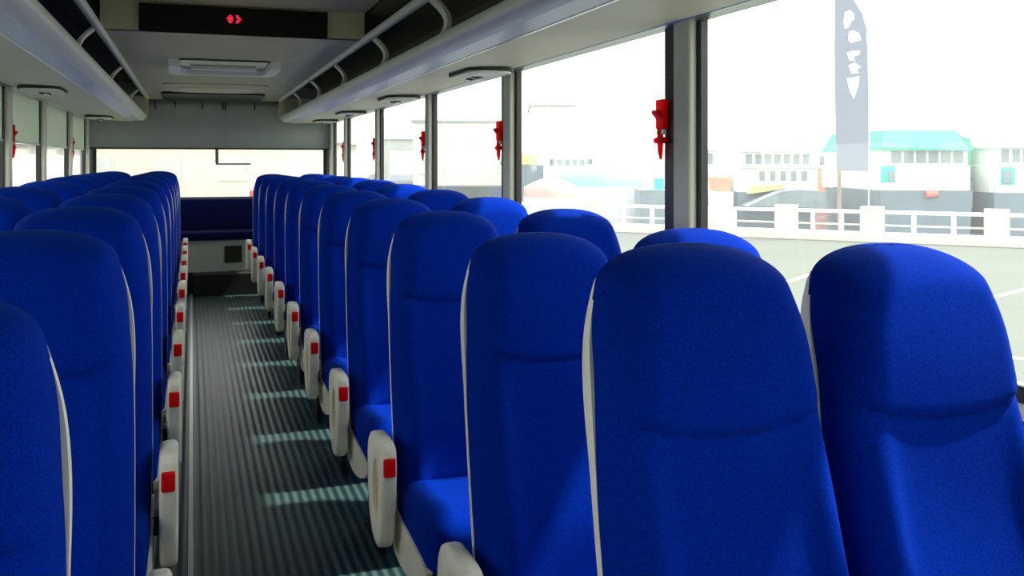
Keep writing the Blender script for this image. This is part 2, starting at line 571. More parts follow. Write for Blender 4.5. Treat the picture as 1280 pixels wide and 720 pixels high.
def service_unit(x, y, label):
    zz = 1.751
    root = empty('service_unit', (x, y, zz), 0, label, 'reading light', 'reading light units under the racks')
    MB().prism(rrect(-0.108, 0.108, -0.208, 0.208, 0.075, 8), -0.002, 0.012, axis='z').build('seam_shadow_ring', 'black_rubber', root, True, 40)  # black ring painting the seam and the unit's shadow side
    MB().prism(rrect(-0.10, 0.10, -0.20, 0.20, 0.07, 8), -0.009, 0.0, axis='z').build('housing', 'cream_plastic', root, True, 40)
    MB().prism(rrect(-0.075, 0.075, -0.175, -0.02, 0.04, 6), -0.012, -0.008, axis='z').build('light_lens', 'white_plastic', root, True, 40)
    for yy in (0.04, 0.13):
        pts = [(0.026 * math.cos(R(30 * k)), yy + 0.026 * math.sin(R(30 * k))) for k in range(12)]
        nz = MB().prism(pts, -0.017, -0.008, axis='z').build('air_nozzle', 'lens_dark', root, True, 40)
        MB().prism([(0.012 * math.cos(R(30 * k)), yy + 0.012 * math.sin(R(30 * k))) for k in range(12)], -0.021, -0.016, axis='z').build('nozzle_tip', 'steel', nz)
    return root


ORD = ['first', 'second', 'third', 'fourth', 'fifth', 'sixth', 'seventh', 'eighth', 'ninth', 'tenth', 'eleventh']
for i, yy in enumerate((4.0, 5.75, 7.6, 9.15)):
    service_unit(AX + 1.02, yy, 'cream reading light unit under the harbour-side rack, %s one from the camera' % ORD[i])
for i, yy in enumerate((5.7, 9.0)):
    service_unit(AX - 1.0, yy, ['larger-looking nearer', 'small far'][i] + ' cream reading light unit above the windows with blinds')

# ------------------------------------------------------------------ ceiling fittings
sg = empty('led_sign', (0.2, SIGN_Y, 2.042), 0, 'long black electronic sign with a small red symbol across the ceiling', 'sign')
tilt = math.atan2(0.02, 0.16)
b = MB().box(-0.44, 0.455, -0.022, 0.0, -0.058, 0.075, bev=0.004)
pn = b.build('display_panel', 'sign_black', sg); pn.rotation_euler = (tilt, 0, 0); pn.location = (0, -0.012, 0)
# red dot symbol: pair of rounded marks read at a distance
GL = ["..##...##..", ".####..###.", "#####...###", ".####...###", ".####..###.", "..##...##.."]
b = MB()
for r_, row in enumerate(GL):
    for c_, ch in enumerate(row):
        if ch == '#':
            cx = -0.005 + (c_ - 5) * 0.0064; cz = 0.018 - (r_ - 2.5) * 0.0068
            ring = [(cx + 0.003 * math.cos(R(45 * k)), cz + 0.003 * math.sin(R(45 * k))) for k in range(8)]
            b.prism(ring, -0.0235, -0.021)
g = b.build('red_symbol', 'led_red', pn)

lp = empty('ceiling_lamp', (0.2, 6.35, CEIL), 0, 'white rimmed rectangular lamp recess on the ceiling behind the sign', 'ceiling lamp')
def ring_prism(outer, inner, a0, a1, axis):
    n = len(outer)
    def pt(p, a): return {'y': (p[0], a, p[1]), 'x': (a, p[0], p[1]), 'z': (p[0], p[1], a)}[axis]
    vs = [pt(p, a0) for p in outer] + [pt(p, a1) for p in outer] + [pt(p, a0) for p in inner] + [pt(p, a1) for p in inner]
    fs = []
    for i in range(n):
        j = (i + 1) % n
        fs += [(i, j, n + j, n + i), (2 * n + j, 2 * n + i, 3 * n + i, 3 * n + j), (j, i, 2 * n + i, 2 * n + j), (n + i, n + j, 3 * n + j, 3 * n + i)]
    return MB().add(vs, fs)


rim = [(-0.34, -0.30), (-0.34, 0.20), (-0.30, 0.31), (0.30, 0.31), (0.34, 0.20), (0.34, -0.30), (0.27, -0.30), (0.27, 0.14), (0.22, 0.22), (-0.22, 0.22), (-0.27, 0.14), (-0.27, -0.30)]
b = MB()
for q in ((0, 1, 10, 11), (1, 2, 9, 10), (2, 3, 8, 9), (3, 4, 7, 8), (4, 5, 6, 7)):
    b.prism([rim[k] for k in q], -0.045, 0.0, axis='z')
b.build('rim', 'white_plastic', lp)
MB().prism(rrect(-0.275, 0.275, -0.36, 0.24, 0.05, 6), -0.012, 0.0, axis='z').build('recess_back', 'lens_dark', lp)
MB().prism(rrect(-0.21, 0.21, -0.02, 0.07, 0.04, 6), -0.030, -0.012, axis='z').build('lamp_tube', 'white_plastic', lp, True, 40)

hv = empty('roof_vent', (0.19, 8.4, CEIL), 0, 'shallow ridged ceiling vent with a dark slot near the rear header', 'vent')
MB().prism(rrect(-0.42, 0.42, -0.55, 0.35, 0.16, 6), -0.010, 0.0, axis='z').build('cover', 'ceiling_panel', hv, True, 40)
MB().prism(rrect(-0.30, 0.30, -0.25, 0.28, 0.12, 6), -0.018, -0.010, axis='z').build('inner_ridge', 'soffit_panel', hv, True, 40)
MB().prism(rrect(-0.46, 0.46, 0.42, 1.36, 0.12, 5), -0.020, 0.0, axis='z').build('dark_slot', 'black_trim', hv)

# roller shade gathered over the rear window
sh = empty('rear_blind', (0.2, Y1 - 0.03, CEIL - 0.02), 0, 'grey pleated shade panel hanging over the rear window', 'shade')
v = []; f = []
NX = 80
for i in range(NX + 1):
    x = -1.17 + 2.37 * i / NX
    for k, z in enumerate((-0.01, -0.06, -0.16, -0.30, -0.475)):
        dy = 0.006 * math.sin(x * 23) * (1 - k / 4.5) + 0.004 * math.sin(x * 61 + 1) * (1 - k / 4)
        v.append((x, dy - 0.004, z))
for i in range(NX):
    for k in range(4):
        a = i * 5 + k
        f.append((a, a + 1, a + 6, a + 5))
cl = mobj('shade_cloth', v, f, 'rear_header', sh, True)
md = cl.modifiers.new('thick', 'SOLIDIFY'); md.thickness = 0.006
MB().tube([(-1.17, -0.005, -0.478), (1.2, -0.005, -0.478)], 0.009, 8).build('bottom_bar', 'black_rubber', sh, True)
for hx in (-0.55, -0.36, -0.10, 0.10, 0.13, 0.42):
    MB().box(hx - 0.006, hx + 0.006, -0.028, -0.010, -0.06 - 0.02 * abs(math.sin(hx * 9)), -0.0, bev=0.002).build('hook', 'black_trim', sh)

wp = empty('rear_wiper', (0.245, Y1 + 0.055, 1.47), 0, 'dark wiper arm hanging at the top of the rear window', 'wiper')
MB().box(-0.016, 0.016, -0.012, 0.012, -0.13, 0.06, bev=0.004).build('arm', 'dark_metal', wp)
MB().box(-0.01, 0.34, -0.008, 0.008, -0.145, -0.128, bev=0.003).build('blade', 'dark_metal', wp)

# ------------------------------------------------------------------ emergency hammers by the windows


def hammer(side, y, label, z=1.43):
    xi = WL + 0.004 if side == 'left' else WR - 0.004
    s = 1 if side == 'left' else -1
    root = empty('emergency_hammer', (xi, y, z), 0 if s > 0 else math.pi, label, 'hammer', 'red emergency hammers by the windows')
    # bracket in local +x (towards the saloon)
    MB().box(-0.004, 0.020, -0.024, 0.024, 0.0, 0.095, bev=0.005).build('holder', 'red_clear_plastic', root)
    MB().prism([(0.0, 0.03), (0.02, 0.034), (0.034, 0.05), (0.034, 0.06), (0.0, 0.06)], -0.02, 0.02).build('clip', 'red_clear_plastic', root)
    h = MB().tube([(0.012, 0, 0.005), (0.014, 0, -0.03), (0.014, 0, -0.065), (0.012, 0, -0.095)], [0.009, 0.011, 0.009, 0.004], 10)
    h.build('handle', 'red_clear_plastic', root, True)
    hd = MB().tube([(0.014, -0.034, -0.035), (0.014, -0.026, -0.035), (0.014, 0.026, -0.035), (0.014, 0.034, -0.035)], [0.004, 0.011, 0.011, 0.004], 10)
    hd.build('head', 'red_clear_plastic', root, True)
    MB().box(0.004, 0.016, -0.023, 0.023, -0.018, 0.0, bev=0.003).build('collar', 'white_plastic', root)


for i, p in enumerate(RP[2:]):
    hammer('right', p + 0.15, 'red emergency hammer on the harbour-side window pillar, %s from the camera' % ORD[i], 1.455)
for i, p in enumerate((LP[4], LP[6])):
    hammer('left', p + 0.15, ['bigger-looking', 'tiny far'][i] + ' red emergency hammer beside a window with a grey blind', 1.47)

# blinds opposite the harbour; first four unseen, added to cut light
for i, (a, c) in enumerate(zip([Y0] + LP, LP + [Y1 - 0.05])):
    where = ['light-cutting extra at the unseen frontmost', 'light-cutting extra at the unseen second', 'light-cutting extra at the unseen third', 'light-cutting extra at the unseen fourth', 'partly cut off', 'nearest fully visible', 'second fully visible', 'rearmost'][i]
    bl = empty('roller_blind', (WL - 0.004, 0, 0), 0, 'grey-green roller blind half down opposite the harbour, %s window' % where, 'blind', 'roller blinds opposite the harbour')
    zb_ = 1.475
    MB().box(-0.002, 0.0, a + 0.15, c - 0.07, zb_, HEAD - 0.02).build('cloth', 'blind_cloth', bl)
    MB().tube([(0.002, a + 0.15, zb_ - 0.003), (0.002, c - 0.07, zb_ - 0.003)], 0.006, 8).build('bottom_bar', 'white_plastic', bl, True)

# ------------------------------------------------------------------ the seat
TOP = 1.173
REC = math.tan(R(14))


def back_halfwidth(q):
    """half width of the back at distance q below its top"""
    qs = [0.0, 0.05, 0.12, 0.24, 0.36, 0.50, 0.65, 0.80]
    ws = [0.136, 0.153, 0.170, 0.181, 0.185, 0.187, 0.188, 0.186]
    w = float(np.interp(q, qs, ws))
    return w


# smooth the width profile
_q = np.linspace(0, 0.80, 400)
_w = np.array([back_halfwidth(x) for x in _q])
_k = np.exp(-0.5 * (np.arange(-30, 31) / 9.0) ** 2); _k /= _k.sum()
_w = np.convolve(np.pad(_w, 30, mode='edge'), _k, mode='valid')


def wprof(q, grow=0.0):
    w = float(np.interp(q, _q, _w)) + grow
    r = 0.050
    if q < r:                      # round the top corners
        t = 1 - max(q, 0) / r
        w *= (1 - t ** 2.8) ** (1 / 2.8)
    return w


def outline_pts(z0, grow=0.0):
    qs = np.concatenate([0.05 * (1 - np.cos(np.linspace(0, math.pi / 2, 260))), np.linspace(0.0505, TOP - z0, 500)])
    return np.array([(wprof(q, grow), TOP - q) for q in qs] + [(-wprof(q, grow), TOP - q) for q in qs] + [(x, z0) for x in np.linspace(-0.18, 0.18, 120)])


def seat_back_front(z0=0.40):
    NU, NT = 48, 96
    OUT = outline_pts(z0)
    qs = np.concatenate([[0.00008], 0.05 * (1 - np.cos(np.linspace(0, math.pi / 2, 26)))[1:], np.linspace(0.053, TOP - z0, NT - 17)])
    us = np.sin(np.linspace(-math.pi / 2, math.pi / 2, NU + 1) * 0.92) / math.sin(math.pi / 2 * 0.92)
    vs = []; fs = []
    seam_q = 0.238
    for q in qs:
        w = wprof(q)
        z = TOP - q
        for u in us:
            x = u * w
            zz = z + (-0.007 * (x / 0.12) ** 2 * max(0, 1 - q / 0.10))
            d = 0.0 if abs(u) > 0.9999 else float(np.sqrt(((OUT - np.array([x, z])) ** 2).sum(1)).min())
            r = 0.062
            t = min(d, r) / r
            dome = math.sqrt(max(0, 1 - (1 - t) ** 2))
            T = 0.085
            y = -T * dome
            # headrest cushion: proud of the back, rolling into the seam
            sq = seam_q + 0.030 * (1 - (u) ** 2) - 0.012
            hb = 1 / (1 + math.exp((q - sq) / 0.006))
            hl = math.sin(min(1, q / sq) * math.pi) if q < sq else 0
            y -= (0.012 * hb + 0.014 * hl) * dome * (1 - 0.25 * u * u)
            # side bolsters and hollow centre on the lower back
            low = 1 / (1 + math.exp(-(q - sq - 0.06) / 0.03))
            y += low * (0.016 * (1 - u * u) - 0.020 * math.exp(-((abs(u) - 0.78) / 0.16) ** 2)) * dome
            # seam groove
            if abs(u) < 0.93:
                y += 0.011 * math.exp(-((q - sq) / 0.006) ** 2) * dome * min(1, (0.93 - abs(u)) / 0.15)
            # lumbar swell
            y -= 0.018 * math.exp(-((z - 0.60) / 0.10) ** 2) * dome
            vs.append((x, y + REC * (zz - 0.8), zz))
    n = NU + 1
    for i in range(len(qs) - 1):
        for k in range(NU):
            fs.append((i * n + k, i * n + k + 1, (i + 1) * n + k + 1, (i + 1) * n + k))
    # back face, flat
    m = len(vs)
    rim = [i * n for i in range(len(qs))]
    rim2 = [i * n + NU for i in range(len(qs))]
    back = []
    for i in range(len(qs)):
        a = vs[rim[i]]; c = vs[rim2[i]]
        back.append((len(vs), len(vs) + 1))
        vs.append((a[0], a[1] + 0.012, a[2])); vs.append((c[0], c[1] + 0.012, c[2]))
    for i in range(len(qs) - 1):
        fs.append((rim[i], rim[i + 1], back[i + 1][0], back[i][0]))
        fs.append((rim2[i], rim2[i + 1], back[i + 1][1], back[i][1]))
        fs.append((back[i][0], back[i][1], back[i + 1][1], back[i + 1][0]))
    fs.append(tuple(range(n)) + (back[0][1], back[0][0]))
    last = (len(qs) - 1) * n
    fs.append(tuple(range(last, last + n)) + (back[-1][1], back[-1][0]))
    return vs, fs


def seat_shell(z0=0.38):
    """Moulded plastic back shell; its rim shows beside the cushion, widest at the shoulder."""
    OUTQ = np.concatenate([0.055 * (1 - np.cos(np.linspace(0, math.pi / 2, 14)))[1:], np.linspace(0.06, TOP - z0, 44)])
    us = np.sin(np.linspace(-math.pi / 2, math.pi / 2, 25))
    vs = []; fs = []
    n = len(us)
    for q in OUTQ:
        g = 0.001 + 0.006 * math.exp(-((q - 0.17) / 0.085) ** 2)
        w = wprof(q, 0) + g
        z = TOP - q - 0.008
        g -= 0.006 * math.exp(-(q / 0.035) ** 2)
        for u in us:
            x = u * w
            zz = z + (-0.007 * (x / 0.12) ** 2 * max(0, 1 - q / 0.10))
            edge = (1 - abs(u) ** 3.5) ** (1 / 2.2) if abs(u) < 1 else 0
            tb = min(1, q / 0.08)
            depth = 0.048 * edge * (0.25 + 0.75 * tb) + 0.004
            vs.append((x, 0.012 + depth + REC * (zz - 0.8), zz))
    N = len(OUTQ)
    for i in range(N - 1):
        for k in range(n - 1):
            fs.append((i * n + k, i * n + k + 1, (i + 1) * n + k + 1, (i + 1) * n + k))
    # front rim: band coming forward round the cushion
    fr = len(vs)
    for i, q in enumerate(OUTQ):
        for e, u in ((0, -1), (n - 1, 1)):
            p = vs[i * n + e]
            wide = (0.004 + 0.015 * math.exp(-((q - 0.19) / 0.10) ** 2) + 0.008 * min(1, q / 0.3)) * min(1, q / 0.05)
            vs.append((p[0], p[1] - wide, p[2]))
            vs.append((p[0] - u * 0.012, p[1] - wide + 0.003, p[2]))
    for i in range(N - 1):
        for e in (0, 1):
            a = fr + i * 4 + e * 2; c = a + 4
            s0 = i * n + (0 if e == 0 else n - 1); s1 = s0 + n
            fs.append((s0, s1, c, a)); fs.append((a, c, c + 1, a + 1))
    return vs, fs


def cushion_mesh():
    """Seat squab: rounded block with waterfall front and slight side bolsters."""
    bm = bmesh.new()
    bmesh.ops.create_cube(bm, size=1.0)
    bmesh.ops.subdivide_edges(bm, edges=bm.edges[:], cuts=15, use_grid_fill=True)
    vs = []
    hx, y0, y1, z0, z1 = 0.186, -0.485, -0.075, 0.315, 0.455
    rr = 0.045
    for vtx in bm.verts:
        p = np.array([vtx.co.x * 2 * hx, (y0 + y1) / 2 + vtx.co.y * (y1 - y0), (z0 + z1) / 2 + vtx.co.z * (z1 - z0)])
        lo = np.array([-hx + rr, y0 + rr * 1.3, z0 + 0.02]); hi = np.array([hx - rr, y1 - 0.03, z1 - rr])
        c = np.clip(p, lo, hi)
        d = p - c
        L = np.linalg.norm(d)
        if L > 1e-6:
            rad = np.array([rr, rr * 1.3 if d[1] < 0 else 0.03, rr if d[2] > 0 else 0.02])
            p = c + d / L * np.array([rad[0], rad[1], rad[2]])
        x, y, z = p
        if z > 0.40:
            z += 0.012 * math.exp(-((abs(x) - 0.15) / 0.04) ** 2) + 0.012 * math.exp(-((y + 0.40) / 0.08) ** 2) - 0.008
        vtx.co = (x, y, z)
    bmesh.ops.recalc_face_normals(bm, faces=bm.faces[:])
    bm.verts.index_update()
    vs = [v.co[:] for v in bm.verts]; fs = [[v.index for v in f.verts] for f in bm.faces]
    bm.free()
    return vs, fs


def arm_outline(grow=0.0):
    """side outline (y, z) of the armrest panel, front edge at small y"""
    P = [(-0.205, 0.555), (-0.195, 0.575), (-0.165, 0.585), (-0.06, 0.582), (-0.02, 0.570), (0.0, 0.54), (0.005, 0.48), (-0.005, 0.40), (-0.03, 0.34), (-0.07, 0.300),
         (-0.115, 0.287), (-0.150, 0.292), (-0.172, 0.320), (-0.190, 0.38), (-0.203, 0.45), (-0.208, 0.51)]
    P = [(a, b - 0.015) for a, b in P]
    return P


def smooth_loop(P, k=3):
    P = [Vector((a, b, 0)) for a, b in P]
    out = []
    n = len(P)
    for i in range(n):
        p0, p1, p2, p3 = P[i - 1], P[i], P[(i + 1) % n], P[(i + 2) % n]
        for j in range(k):
            t = j / k
            q = 0.5 * ((2 * p1) + (-p0 + p2) * t + (2 * p0 - 5 * p1 + 4 * p2 - p3) * t * t + (-p0 + 3 * p1 - 3 * p2 + p3) * t ** 3)
            out.append((q.x, q.y))
    return out


def make_seat(arm_side):
    """arm_side -1: armrest on local -x, +1: on +x, 0: none. Returns root empty at the floor."""
    root = empty('coach_seat', (0, 0, 0), 0, '-', 'seat')
    v_, f_ = seat_back_front(); mobj('backrest', v_, f_, 'blue_moquette', root, True, 60)
    v_, f_ = seat_shell(); mobj('back_shell', v_, f_, 'beige_shell', root, True, 50)
    v_, f_ = cushion_mesh(); mobj('seat_cushion', v_, f_, 'blue_moquette', root, True, 60)
    # pan and side covers below the squab
    pan = [(-0.46, 0.317), (-0.09, 0.317), (-0.05, 0.43), (-0.02, 0.43), (-0.06, 0.285), (-0.44, 0.285)]
    MB().prism(pan, -0.175, 0.175, axis='x').build('seat_pan', 'dark_metal', root)
    for s in (-1, 1):
        cov = smooth_loop([(-0.46, 0.33), (-0.30, 0.345), (-0.10, 0.36), (-0.04, 0.42), (-0.01, 0.40), (-0.03, 0.30), (-0.10, 0.235), (-0.25, 0.235), (-0.40, 0.275)], 2)
        xa = 0.176 if s > 0 else -0.192
        MB().prism(cov, xa, xa + 0.016, axis='x').build('side_cover', 'cream_plastic', root, True, 30)
    for s in (-1, 1):
        b = MB()
        b.prism([(-0.30, 0.29), (-0.16, 0.29), (-0.13, 0.02), (-0.06, 0.0), (-0.36, 0.0), (-0.30, 0.02)], s * 0.12 - 0.012, s * 0.12 + 0.012, axis='x')
        b.build('leg', 'dark_metal', root)
    if arm_side:
        xa = arm_side * 0.230
        outer = smooth_loop(arm_outline(), 3)
        no = len(outer)
        cy, cz = -0.105, 0.42
        inner = []
        for (y, z) in outer:
            a = math.atan2((z - cz) / 0.15, (y - cy) / 0.10)
            inner.append((cy + 0.050 * math.cos(a), cz + 0.085 * math.sin(a)))
        hw = 0.021
        # rounded panel with an oval hole: four loops per side for a bevelled edge
        loops = []
        def scaled(loop, k):
            return [((y - cy) * k + cy, (z - cz) * k + cz) for y, z in loop]
        vs = []; fs = []
        seq = [(scaled(inner, 0.98), -hw * 0.3), (inner, -hw * 0.85), (scaled(inner, 1.12), -hw), (scaled(outer, 0.93), -hw), (scaled(outer, 0.985), -hw * 0.8), (outer, -hw * 0.45),
               (outer, hw * 0.45), (scaled(outer, 0.985), hw * 0.8), (scaled(outer, 0.93), hw), (scaled(inner, 1.12), hw), (inner, hw * 0.85), (scaled(inner, 0.98), hw * 0.3)]
        for lp_, dx in seq:
            vs += [(xa + dx, y, z) for y, z in lp_]
        for a in range(len(seq)):
            c = (a + 1) % len(seq)
            for i in range(no):
                j = (i + 1) % no
                fs.append((a * no + i, a * no + j, c * no + j, c * no + i))
        ar = mobj('armrest', vs, fs, 'cream_plastic', root, True, 50)
        MB().prism(scaled(inner, 1.05), xa - 0.008, xa + 0.008, axis='x').build('recess', 'yellow_foam', ar)
        MB().box(xa - 0.016, xa + 0.016, -0.216, -0.198, 0.485, 0.533, bev=0.004).build('release_tab', 'red_clear_plastic', ar)
        # hinge arm tying the armrest to the seat frame
        MB().box(min(xa, arm_side * 0.17), max(xa, arm_side * 0.17), -0.08, -0.02, 0.33, 0.38, bev=0.006).build('hinge', 'dark_metal', ar)
    return root


proto = {-1: make_seat(-1), 1: make_seat(1), 0: make_seat(0)}
used = set()


def place_seat(kind, x, y, z, label, group, sz=1.0):
    if kind not in used:
        used.add(kind); o = proto[kind]
    else:
        o = copy_tree(proto[kind])
    o.location = (x, y, z)
    o.scale = (1, 1, sz)
    o['label'] = label; o['group'] = group
    return o


XA_R, XW_R = 0.725, 1.115
XA_L, XW_L = -0.285, -0.672
yr = [1.19] + [1.83 + 0.79 * k for k in range(10)]
for i, y in enumerate(yr):
    sz = 1.031 if i == 0 else 1.0
    place_seat(-1, XA_R + (0.006 if i == 0 else 0), y, zf(y), 'blue aisle seat in the %s row from the camera, harbour side of the aisle' % ORD[i], 'harbour-side aisle seats', sz)
    place_seat(0, XW_R + (0.006 if i == 0 else 0), y, zf(y), 'blue window seat in the %s row from the camera, beside the harbour windows' % ORD[i], 'harbour-side window seats', 1.021 if i == 0 else 1.0)
yl = [1.03 + 0.79 * k for k in range(11)]
for i, y in enumerate(yl):
    place_seat(1, XA_L - (0.02 if i == 0 else 0), y, zf(y) + 0.03, 'blue aisle seat in the %s row from the camera, blind side of the aisle' % ORD[i], 'blind-side aisle seats')
    if i >= 2:
        place_seat(0, XW_L, y, zf(y) + 0.03, 'blue window seat in the %s row from the camera, beside the blinds' % ORD[i], 'blind-side window seats')

# rear bench, its base and the step
zb = zf(9)
st = MB().box(-0.012 + 0.02, WR - 0.01, 9.27, Y1 - 0.01, zb - 0.01, zb + 0.205).build('rear_step', 'step_black')
tag(st, 'black step across the end of the aisle below the rear bench', 'step')
rb = empty('rear_bench', (AX, 9.5, zb + 0.205), 0, 'dark navy bench seat across the rear under the back window', 'bench')
MB().box(-1.15, 1.15, 0.0, 0.44, 0.0, 0.315, bev=0.006).build('bench_base', 'grey_bench_base', rb)
MB().box(-1.15, 1.15, -0.06, 0.42, 0.315, 0.40, bev=0.03, seg=4).build('bench_cushion', 'navy_moquette', rb, True)
MB().box(-1.15, 1.15, 0.30, 0.44, 0.38, 0.71, bev=0.04, seg=4).build('bench_backrest', 'navy_moquette', rb, True)
gr = MB()
gr.box(0.085, 0.25, -0.014, 0.0, 0.09, 0.255, bev=0.003)
vt = gr.build('vent_grille', 'black_trim', rb)
for k in range(7):
    MB().box(0.093, 0.242, -0.019, -0.012, 0.102 + k * 0.021, 0.112 + k * 0.021).build('vent_slat', 'step_black', vt)

# ------------------------------------------------------------------ outside: quay, ferries, houses
GZ = EYE - 2.2
SEA = GZ - 1.1


def quay_line(u):
    return 32.6 - 0.55 * u


# quay ground (structure): large slab up to the kerb, bus stands on it
b = MB()
for pl_ in ([(-140, -60), (90, -60), (90, quay_line(60)), (60, quay_line(60)), (-7, quay_line(-7)), (-140, quay_line(-7))],
            [(-140, quay_line(-7)), (-9, quay_line(-7)), (-9, 200), (-140, 200)],
            [(-9, 84), (140, 84), (140, 200), (-9, 200)]):
    b.prism([at(*q) for q in pl_], GZ - 1.5, GZ, axis='z')
gr = b.build('ground', 'asphalt')
struct(gr)
b = MB().box(-350, 500, -300, 500, SEA - 0.2, SEA)
sea = b.build('water', 'sea'); struct(sea)

# kerb of pale concrete along the edge
qa = (at(-7, quay_line(-7)), at(46, quay_line(46)))
ang = math.atan2(qa[1][1] - qa[0][1], qa[1][0] - qa[0][0])


def qpt(t, off=0.0):
    """point along the quay edge: t metres from its start, off metres landward (negative = seaward)"""
    dx, dy = math.cos(ang), math.sin(ang)
    nx, ny = dy, -dx
    return (qa[0][0] + dx * t + nx * off, qa[0][1] + dy * t + ny * off)


kb = empty('quay_kerb', (qa[0][0], qa[0][1], GZ), ang, 'long pale concrete kerb along the quay edge below the railing', 'kerb')
L = math.hypot(qa[1][0] - qa[0][0], qa[1][1] - qa[0][1])
MB().box(0, L, -1.7, -0.55, 0.0, 0.22, bev=0.03).build('kerb_block', 'quay_concrete', kb)
rl = empty('quay_railing', (qa[0][0], qa[0][1], GZ + 0.22), ang, 'white quay railing with stout concrete posts in front of the moored boats', 'railing')
for t in [11.66, 14.48, 17.76, 20.12, 23.21, 26.37]:
    MB().prism(rrect(t - 0.30, t + 0.30, -1.40, -0.80, 0.10, 4), 0.0, 0.74, axis='z').build('concrete_post', 'quay_concrete', rl, True, 40)
for t in [9.57, 10.63, 12.66, 13.62, 15.44, 16.23, 18.51, 19.3, 21.19, 22.18, 24.22, 25.32]:
    MB().prism(rrect(t - 0.06, t + 0.06, -1.16, -1.04, 0.03, 3), 0.0, 0.60, axis='z').build('thin_post', 'ship_white', rl, True, 40)
MB().box(0.1, L - 1, -1.16, -1.04, 0.54, 0.64, bev=0.02).build('top_rail', 'ship_white', rl)
MB().box(0.1, L - 1, -1.12, -1.07, 0.20, 0.25, bev=0.01).build('low_rail', 'quay_concrete', rl)

# white parking lines on the ground
for i, (pa, pb) in enumerate((((985, 352), (1045, 333)), ((1215, 378), (1330, 350)), ((1240, 446), (1330, 452)), ((820, 300), (905, 306)))):
    def gp(p):
        d = 2.2 * FPX / (p[1] - 203)
        return Vector((*at(pu(p[0], d), d), GZ))
    A, B = gp(pa), gp(pb)
    dr = (B - A).normalized(); nn_ = Vector((-dr.y, dr.x, 0)) * 0.06
    q = [A + nn_, A - nn_, B - nn_, B + nn_]
    ln = MB().prism([(p.x, p.y) for p in q], GZ, GZ + 0.006, axis='z').build('road_marking', 'paint_white')
    struct(ln)


def zy(y, d):
    """height above the world zero of something seen y down the photo at distance d"""
    return EYE + (203 - y) * d / FPX


def boat_hull(name, w, length, z0, z1, material, root, flare=0.25):
    """stern towards local -y, bow at +y"""
    secs = []
    N = 10
    for i in range(N + 1):
        t = i / N
        ww = w / 2 * (1 - max(0, (t - 0.45) / 0.55) ** 2.2 * 0.97)
        sheer = 0.5 * max(0, t - 0.4) ** 2
        y = length * t
        secs.append([(-ww * (1 - flare), y, z0), (-ww, y, z1 + sheer), (ww, y, z1 + sheer), (ww * (1 - flare), y, z0)])
    vs = [p for s_ in secs for p in s_]
    fs = []
    for i in range(N):
        for k_ in range(4):
            fs.append((i * 4 + k_, i * 4 + (k_ + 1) % 4, i * 4 + 4 + (k_ + 1) % 4, i * 4 + 4 + k_))
    fs += [(0, 1, 2, 3), tuple(N * 4 + k_ for k_ in range(4))]
    return mobj(name, vs, fs, material, root, True, 30)


def boat_root(px, d, label, cat='boat', name='moored_ferry', group=None):
    x, y = at(pu(px, d), d)
    return empty(name, (x, y, 0), -YAW, label, cat, group)


def win_row(root, n, x0, x1, y, z0, z1, gap=0.22, m='ship_window', depth=0.03):
    step = (x1 - x0) / n
    for i in range(n):
        a = x0 + step * (i + gap / 2); c = x0 + step * (i + 1 - gap / 2)
        MB().box(a, c, y - depth, y + 0.02, z0, z1).build('window', m, root)


# ferry with the green canopy
d = 42.0
S = d / FPX
rt = boat_root(1158, d, 'white ferry with green sloping canopy and window band behind the railing')
X = lambda px: (px - 1158) * S
boat_hull('hull', 116 * S, 12, SEA, zy(238, d), 'ship_slate', rt, 0.06)
MB().box(X(1101), X(1213), 0.0, 8, zy(240, d), zy(207, d), bev=0.04).build('lower_cabin', 'ship_white', rt)
MB().box(X(1104), X(1211), 0.12, 7.5, zy(207, d), zy(185, d)).build('upper_cabin', 'ship_white', rt)
win_row(rt, 6, X(1114), X(1207), 0.12, zy(204, d), zy(189, d))
cano = [(X(1100), zy(188, d)), (X(1214), zy(188, d)), (X(1214), zy(184, d)), (X(1203), zy(162, d)), (X(1115), zy(162, d)), (X(1100), zy(184, d))]
vs = []
for yy, kx in ((-0.2, 1.0), (0.9, 0.97), (8.0, 0.97)):
    for (x_, z_) in cano:
        top = z_ > zy(170, d)
        vs.append((x_ * kx, yy + (0.9 if (top and yy < 0) else 0), z_))
fs = []
for i in range(2):
    for k_ in range(6):
        fs.append((i * 6 + k_, i * 6 + (k_ + 1) % 6, i * 6 + 6 + (k_ + 1) % 6, i * 6 + 6 + k_))
fs += [(0, 1, 2, 3, 4, 5), tuple(12 + k_ for k_ in range(6))]
mobj('canopy', vs, fs, 'ship_green', rt)
MB().box(X(1101), X(1119), -0.03, 0.05, zy(228, d), zy(207, d)).build('side_door', 'teal_paint', rt)
MB().box(X(1110), X(1118), -0.06, -0.02, zy(227, d), zy(214, d)).build('door_window', 'ship_window', rt)
MB().tube([(X(1156), -0.12, zy(243, d)), (X(1170), -0.12, zy(242, d))], 0.16, 10).build('fender', 'ship_red', rt, True)
MB().box(X(1217), X(1236), 1.5, 8.5, zy(226, d), zy(170, d), bev=0.15).build('side_awning', 'tarp_green', rt)
MB().box(X(1213), X(1238), 1.6, 8.5, zy(262, d), zy(226, d)).build('side_walkway', 'ship_slate', rt)

